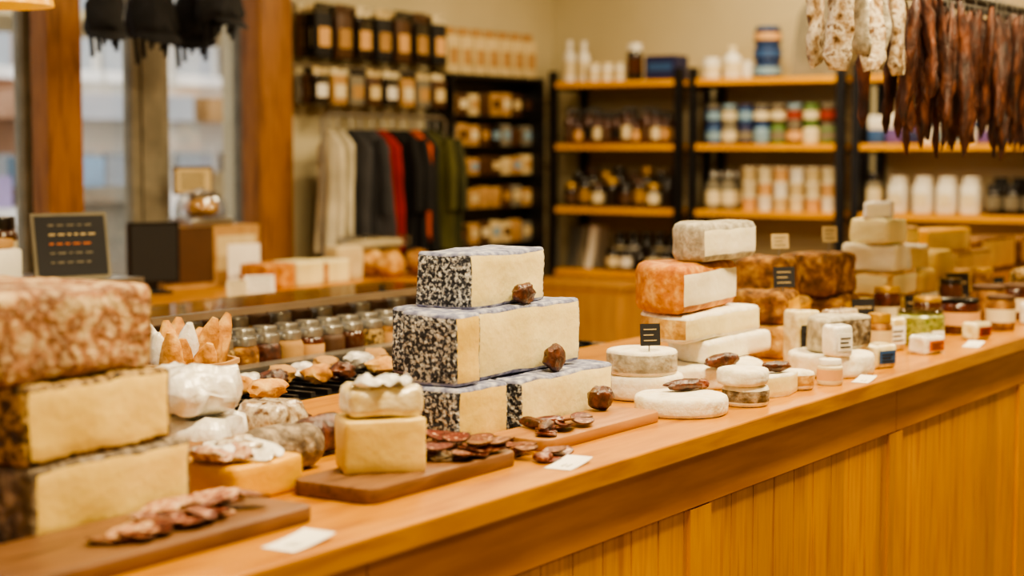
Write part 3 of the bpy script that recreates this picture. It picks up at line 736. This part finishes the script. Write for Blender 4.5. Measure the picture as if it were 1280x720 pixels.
for (x, y, z, r) in [(3.30, 3.80, 1.885, .17), (3.00, 4.20, 1.84, .12)]:
    mb = MB(); mb.lathe([(r,0),(r*.97,.03),(r*.8,.09),(r*.45,.15),(r*.2,.18),(r*.18,.24),(.002,.25)], (x,y,z), yellow_en, 32)
    mb.lathe([(r*.96,.002),(r*.78,.085),(r*.43,.145),(0,.16)], (x,y,z), yellow_en, 32)
    mb.lathe([(.001,.03),(.03,.04),(.04,.07),(.03,.1),(.015,.14)], (x,y,z), yellow_en, 16)
    mb.tube([(x,y,z+.24),(x,y,3.1)], .004, ink, 8); mb.done('pendant_lamp')

# ------------------------------------------------------------------ left wall: hanging packs, clothes, rack
def pack(mb, x, y, z, w, h, m1, m2, d=.03, m3=None):
    mb.prism(rrect(w, d, .008, 2), (x, y, z), h*.82, .008, 0, {}, m1, nz=2, maxl=.1)
    mb.box(x-w/2+.005, x+w/2-.005, y-.002, y+.002, z+h*.8, z+h, m2)
    mb.box(x-w*.36, x+w*.36, y-d/2-.0015, y-d/2+.001, z+h*.2, z+h*.55, m3 or m2)
mb = MB()
mb.box(6.28, 7.40, 5.275, 5.298, 2.16, 2.185, steel)
for i in range(7):
    x = 6.40+i*.155
    for k in range(3):
        pack(mb, x, 5.24-.05*k, 1.915, .115, .25, [brown, darkjar, ink][(i+k) % 3], [cream, kraft_l, darkjar, brown][(i+k) % 4], .03, [kraft, cream, peach, kraft_l][(i*2+k) % 4])
    mb.tube([(x, 5.29, 2.15), (x, 5.10, 2.15)], .004, steel, 6)
mb.done('hanging_snack_packs')
mb = MB()
mb.box(6.28, 7.40, 5.275, 5.298, 1.875, 1.895, steel)
for i in range(8):
    x = 6.38+i*.135
    for k in range(3): pack(mb, x, 5.24-.05*k, 1.70, .105, .17, [stone, brown, darkjar, kraft][(i+k) % 4], [cream, darkjar, kraft_l][(i+k) % 3], .03, [white, cream, kraft, kraft_l][(i+2*k) % 4])
    mb.tube([(x, 5.29, 1.865), (x, 5.10, 1.865)], .004, steel, 6)
mb.done('hanging_snack_packs')
mb = MB()
mb.tube([(6.26,5.03,0),(6.26,5.03,1.63),(6.29,5.03,1.65),(7.20,5.03,1.65),(7.23,5.03,1.63),(7.23,5.03,0)], .009, steel, 10)
for xx in (6.26, 7.23): mb.box(xx-.015, xx+.015, 4.85, 5.21, 0, .025, black)
mb.done('clothes_rail')
cloths = [(6.31,C(218,208,180),.58,.16),(6.37,C(196,188,164),.50,.18),(6.47,C(62,62,66),.60,.26),(6.54,C(52,52,56),.62,.28),(6.63,C(70,68,72),.56,.24),(6.71,C(160,28,20),.57,.25),(6.79,C(20,18,20),.60,.28),(6.87,C(22,20,22),.62,.28),(6.95,C(196,82,20),.52,.24),(7.01,C(24,24,22),.60,.26),(7.08,C(84,82,36),.58,.28),(7.15,C(62,62,32),.63,.3)]
for gi, (x, c, ln, wd) in enumerate(cloths):
    cm = mk('cloth_%d' % gi, [c, tuple([q*.6 for q in c[:3]]+[1])], 6, 4, .95, .3, 12)
    mb = MB(); seg = 36; nl = 14; vs = []; fs = []
    for l in range(nl+1):
        t = l/nl; z = 1.585-ln*t
        w = wd/2*min(1, .18+ (t/.12)*.7) if t < .12 else wd/2*(.90+.22*t*(.5+.5*math.sin(gi*2)))
        th = .012+.022*min(1, t/.15)
        for i in range(seg):
            a = 2*math.pi*i/seg
            f = 1+.55*t*math.sin(a*6+gi)+.2*noise.noise(Vector((a*2, z*6, gi)))
            vs.append((x+th*math.cos(a)*f+.015*math.sin(t*4+gi), 5.03+w*math.sin(a)*(1+.08*noise.noise(Vector((z*8, gi*3, 0)))), z+.02*math.sin(a*3+gi)*t))
    for l in range(nl):
        for i in range(seg):
            j = (i+1) % seg; fs.append((l*seg+i, (l+1)*seg+i, (l+1)*seg+j, l*seg+j))
    fs.append(tuple(range(seg))); fs.append(tuple(nl*seg+i for i in reversed(range(seg))))
    mb.raw(vs, fs, [mb.m(cm)]*len(fs))
    if gi in (3, 6, 7, 10, 11):
        for s_ in (-1, 1): mb.tube([(x, 5.03+s_*wd*.42, 1.54), (x-.01, 5.03+s_*wd*.54, 1.40), (x-.02, 5.03+s_*wd*.57, 1.20)], [.025,.028,.024], cm, 12, 1, .006)
    mb.tube([(x,5.03,1.585),(x,5.03,1.625),(x,5.045,1.665),(x,5.03,1.675),(x,5.015,1.665)], .004, steel, 6)
    mb.done('hanging_jacket' if gi > 1 else 'hanging_apron', 70)
mb = MB()
mb.box(7.43, 8.32, 5.26, 5.298, .02, 1.88, black)
mb.box(7.43, 8.32, 5.12, 5.26, 1.86, 1.88, black)
for xx in (7.43, 8.30): mb.box(xx, xx+.02, 5.12, 5.26, 0, 1.86, black)
for z in (1.66, 1.50, 1.345, 1.17, .98, .7): mb.box(7.45, 8.30, 5.18, 5.26, z, z+.01, black)
mb.done('merchandise_rack', smooth=False)
mb = MB(); rr = random.Random(8)
for r_, z in enumerate((1.67, 1.51, 1.355, 1.18, .99)):
    for i in range(8):
        hh = [.15,.13,.12,.13,.14][r_]*(.8+.2*rr.random())
        mb.prism(rrect(.09, .05, .006, 2), (7.52+i*.105, 5.215, z), hh*.9, .006, 0, {}, rr.choice([brown, kraft, stone, brown, greyp, brown, kraft, darkjar, kraft_l]), nz=1, maxl=.1)
        mb.box(7.49+i*.105, 7.55+i*.105, 5.186, 5.1895, z+hh*.3, z+hh*.65, rr.choice([cream, kraft, kraft_l, brown, lblue]))
mb.done('packaged_goods')
mb = MB()
for i in range(7): pack(mb, 7.50+i*.125, 5.19, 1.8805, .112, .24, kraft_l, kraft, .06)
mb.done('kraft_coffee_bags')

# ------------------------------------------------------------------ shelving units on back wall
bays = [(4.28, 5.10), (3.37, 4.24), (2.38, 3.33), (1.40, 2.34)]
ZS = [1.86, 1.52, 1.175, .83, .45]
for bi, (a, b_) in enumerate(bays):
    mb = MB()
    for yy in (a, b_-.045):
        mb.box(8.33, 8.36, yy, yy+.045, 0, 1.92, black); mb.box(8.66, 8.69, yy, yy+.045, 0, 1.92, black)
        for z in ZS: mb.box(8.36, 8.66, yy+.01, yy+.035, z-.045, z-.03, black)
    for z in (ZS if bi == 0 else ZS[:3]+[.45]):
        mb.box(8.325, 8.69, a+.046, b_-.046, z-.03, z, shelf_wood)
    mb.done('shelving_unit', smooth=False)
XS = 8.42
def row(name, fn, y0, y1, z, step, rows=2):
    mb = MB(); y = y1-step/2; i = 0
    while y-step/2 >= y0-1e-6:
        for k in range(rows): fn(mb, XS+k*step*1.02, y, z+.0005, i, k)
        y -= step; i += 1
    return mb.done(name)
mb = MB(); z = ZS[0]+.0005
bottle(mb,XS,5.02,z,.034,.23,white,white,cream); bottle(mb,XS+.02,4.94,z,.034,.22,white,white,cream); bottle(mb,XS+.09,4.98,z,.034,.23,white,white)
for i,y in enumerate((4.86,4.78,4.70)): jar(mb,XS,y,z,.037,.10,white,cream,cream)
jar(mb,XS,4.61,z,.044,.20,darkjar,white,amber)
mb.done('vitamin_bottles')
mb = MB(); mb.box(XS-.05,XS+.1,4.34,4.52,z,z+.13,navy); mb.box(XS-.052,XS-.05,4.36,4.50,z+.05,z+.09,blue); mb.done('gift_box', smooth=False)
row('amber_bottles', lambda m,x,y,z,i,k: bottle(m,x,y,z,.028,.20-.03*(i%3==1)-.02*(i%2),amber,darkjar,[cream,peach,darkjar][i%3] if i%4 else brown), 4.34,5.05,ZS[1],.060,3)
row('gold_lid_jars', lambda m,x,y,z,i,k: jar(m,x,y,z,.040,.13+.06*(k)+.03*(i%2),darkjar,[gold,darkjar,brown][(i+k)%3],[brown,gold,cream,darkjar][(i+k)%4]), 4.34,5.05,ZS[2],.086,2)
row('sauce_jars', lambda m,x,y,z,i,k: jar(m,x,y,z,.038,.12+.09*(k==1),darkjar,darkjar,[cream,white,darkjar][i%3]), 4.34,4.78,ZS[3],.082,2)
mb = MB()
for i in range(4): mb.box(-.035,.035,-.008,.008,0,.24,[steel,stone,white][i%3],mb.T((XS+.02,5.01-i*.055,ZS[3]+.004),rad(-90),rad(-14)))
mb.done('foil_pouches', smooth=False)
mb = MB(); mb.box(8.0,8.3,4.45,5.05,0,.76,cab_wood); mb.box(7.99,8.31,4.44,5.06,.76,.79,cab_wood)
for yy in (4.46,4.76): mb.box(7.985,8.0,yy,yy+.28,.05,.74,cab_wood)
mb.done('wooden_cabinet', smooth=False)
z = ZS[0]+.0005; mb = MB()
jar(mb,XS,4.15,z,.05,.11,white,white,cream); bottle(mb,XS,4.03,z,.05,.17,white,cream,cream); jar(mb,XS+.02,3.95,z,.03,.09,white,white)
mb.done('ceramic_jars')
mb = MB()
for q in range(3): jar(mb,XS,3.83,z+q*.088,.072,.087,navy,blue,[lblue,blue,peach][q],20)
mb.done('blue_tins')
# big rounded slate sign leaning on the wall above bay 2
mb = MB(); M = mb.T((XS+.06,3.57,z+.004),rad(-90),rad(-8))
poly = [(-.15,0),(.15,0),(.16,.20),(.145,.33),(.09,.385),(.0,.40),(-.09,.385),(-.13,.33),(-.145,.18)]
vs=[(x_,-.012,y_) for x_,y_ in poly]+[(x_,.012,y_) for x_,y_ in poly]; n_=len(poly)
fs=[tuple(range(n_)),tuple(reversed(range(n_,2*n_)))]+[(i,i+n_,(i+1)%n_+n_,(i+1)%n_) for i in range(n_)]
mb.raw(vs,fs,[mb.m(stone)]*len(fs),M)
for q in range(3): mb.box(-.07,.07,-.0135,-.012,.15+.06*q,.16+.06*q,kraft_l,M)
mb.done('slate_sign', smooth=False)
def tins(m,x,y,z,i,k):
    if i < 4:
        jar(m,x,y,z,.043,.105,[blue,stone,navy,lblue][i%4],[blue,stone,navy][i%3],[lblue,cream,stone][i%3])
        if k == 0: jar(m,x,y,z+.106,.043,.10,[navy,stone,blue][i%3],[stone,lblue,navy][i%3],[lblue,cream][i%2])
    else:
        jar(m,x,y,z,.043,.105,[cream,green,brown][i%3],[green,stone][i%2],[cream,stone,peach][i%3])
        if k == 0: jar(m,x,y,z+.106,.043,.10,[green,brown,stone][i%3],[green,stone,lblue][i%3],[cream,red][i%2])
row('printed_tins', tins, 3.43,4.18,ZS[1],.092,2)
row('glass_carafes', lambda m,x,y,z,i,k: bottle(m,x,y,z,.042,.20,stone,steel,cream), 3.98,4.18,ZS[2],.09,2)
row('cereal_cups', lambda m,x,y,z,i,k: [m.lathe([(0,0),(.034,0),(.040,.065),(.042,.07),(.038,.074),(0,.074)],(x,y,z+q*.076),[cream,[peach,white,kraft_l,cream][(i+q*3)%4],white,cream,cream],14) for q in range(3)], 3.43,3.97,ZS[2],.089,2)
mb = MB(); jar(mb,XS,3.2,ZS[0]+.0005,.05,.07,stone,stone,stone); jar(mb,XS,3.08,ZS[0]+.0005,.05,.07,stone,stone,stone); jar(mb,XS,2.5,ZS[0]+.0005,.05,.12,white,stone,stone); mb.done('grey_pots')
mb = MB()
y = 3.27
for i in range(9):
    w = .085; hh = [.14,.15,.12,.16,.12,.15,.13,.14,.15][i]
    mb.prism(rrect(.10,w-.006,.005,2),(XS+.02,y-w/2,ZS[1]+.0005),hh*.5,.003,0,{},[blue,purple,navy,white,lblue,white,purple,blue,navy][i],nz=1,maxl=.2)
    mb.prism(rrect(.10,w-.006,.005,2),(XS+.02,y-w/2,ZS[1]+.0005+hh*.5),hh*.5,.003,0,{},[white,white,purple,lblue,white,blue,white,cream,white][i],nz=1,maxl=.2)
    y -= w+.008
mb.done('tea_boxes')
mb = MB()
for i,y in enumerate((3.12,2.99,2.87,2.75)):
    mb.prism(rrect(.10,.10,.03,4),(XS+.02,y,ZS[2]+.0005),.15,.015,0,{},white,nz=2,maxl=.2,taper=.92); mb.lathe([(.042,0),(.042,.03),(.038,.034),(0,.034)],(XS+.02,y,ZS[2]+.15),white,16)
    mb.box(XS-.0335,XS-.0305,y-.03,y+.03,ZS[2]+.04,ZS[2]+.10,cream)
mb.done('white_supplement_tubs')
mb = MB()
jar(mb,XS,3.24,ZS[2]+.0005,.04,.20,stone,darkjar,cream)
for y in (2.63,2.54,2.45):
    jar(mb,XS,y,ZS[2]+.0005,.04,.15,darkjar,ink,stone); jar(mb,XS+.1,y,ZS[2]+.0005,.04,.18,darkjar,ink,stone)
mb.done('dark_jars')
row('sauce_jars', lambda m,x,y,z,i,k: jar(m,x,y,z,.045,.14,[amber,cream,darkjar][i%3],ink,cream), 3.43,4.18,.45,.1,1)

# ------------------------------------------------------------------ hanging dried sausages
RY, RZ_ = 1.62, 1.905
RY2 = RY+.10
mb = MB()
mb.tube([(3.75,RY,RZ_+.012),(7.0,RY,RZ_+.012)], .012, black, 10)
mb.tube([(3.75,RY2,RZ_+.012),(7.0,RY2,RZ_+.012)], .012, black, 10)
for x in (3.8, 5.9, 6.95):
    mb.tube([(x,RY,RZ_+.012),(x,RY,3.1)], .008, black, 8); mb.tube([(x,RY,RZ_+.012),(x,RY2,RZ_+.012)], .008, black, 8)
mb.done('ceiling_hanging_rail')
rr = random.Random(21)
mb = MB()
for i in range(136):
    x = 4.42+i*.0175; yy = [RY, RY2, RY+.03, RY-.03][i % 4]+.03*(rr.random()-.5)
    L_ = (.24 if x < 4.6 else .29)+.13*rr.random(); top = RZ_-.02*rr.random()
    n = 11; a = rr.random()*6; cu = .05*(rr.random()-.5)
    pts = []; rd = []
    for k in range(n):
        t = k/(n-1)
        pts.append((x+.012*math.sin(t*5+a)+cu*t, yy+.012*math.cos(t*4+a), top-L_*t))
        rd.append(.005+.018*max(0,math.sin(min(1, t*1.25+.02)*math.pi*.8))**.8*(1-.2*t) if k < n-1 else .004)
    mb.tube(pts, rd, jerky, 9, .5, .012, 34, up=Vector((math.cos(a), math.sin(a), 0)))
    mb.tube([(x, yy, top-.01), (x, yy, RZ_+.027)], .0015, steel, 5)
mb.done('hanging_dried_sausages', 80)
mb = MB()
for i in range(7):
    x = 4.00+i*.056; yy = [RY, RY2, RY+.02][i % 3]
    n = 9; L_ = .27-.02*(i % 3); top = RZ_+.05; a = i*1.3
    pts = [(x+.03*math.sin(a)*t/8, yy+.02*math.cos(a)*t/8, top-L_*t/8) for t in range(n)]
    mb.tube(pts, [.012,.020,.026,.030,.032,.034,.033,.036,.024], [wrap_br, wrap_br, r_grey][i % 3], 16, .5, .011, 24, up=Vector((math.cos(a), math.sin(a), 0)))
mb.done('paper_wrapped_sausages', 80)

# ------------------------------------------------------------------ lights
def area(name, x, y, z, sx, sy, e, col=(1,.79,.47), rot=(0,0,0)):
    l = bpy.data.lights.new(name, 'AREA'); l.shape = 'RECTANGLE'; l.size = sx; l.size_y = sy; l.energy = e; l.color = col
    o = bpy.data.objects.new(name, l); o.location = (x,y,z); o.rotation_euler = rot; bpy.context.scene.collection.objects.link(o)
area('front_fill_light', 2.2, 1.1, 3.05, .6, .3, 96)
area('front_fill_light', 4.2, 1.0, 3.05, .6, .3, 96)
area('front_fill_light', 6.3, 1.0, 3.05, .6, .3, 78)
area('front_fill_light', 2.5, 3.2, 3.05, 1.0, .4, 30)
area('front_fill_light', 5.0, 3.2, 3.05, 1.0, .4, 46)
area('front_fill_light', 7.4, 3.4, 3.05, 1.0, .4, 56)
area('front_fill_light', .5, -.8, 3.05, 1.2, .8, 52)  # front fill added near the camera, out of view, no real fixture
w = bpy.data.worlds.new('World'); bpy.context.scene.world = w; w.use_nodes = True
bg = w.node_tree.nodes['Background']; bg.inputs[0].default_value = (.97,.98,1,1); bg.inputs[1].default_value = 2.4

cam = bpy.data.cameras.new('Camera'); co = bpy.data.objects.new('Camera', cam)
bpy.context.scene.collection.objects.link(co)
cam.lens = 61.9; cam.sensor_width = 36; cam.clip_start = .05
co.location = (0, 0, 1.5); co.rotation_euler = (rad(90-4.55), 0, rad(32.66-90))
cam.dof.use_dof = True; cam.dof.focus_distance = 3.6; cam.dof.aperture_fstop = 2.2
bpy.context.scene.camera = co
try:
    bpy.context.scene.view_settings.look = 'AgX - Medium High Contrast'
    bpy.context.scene.view_settings.exposure = .15
except Exception as e:
    print(e)
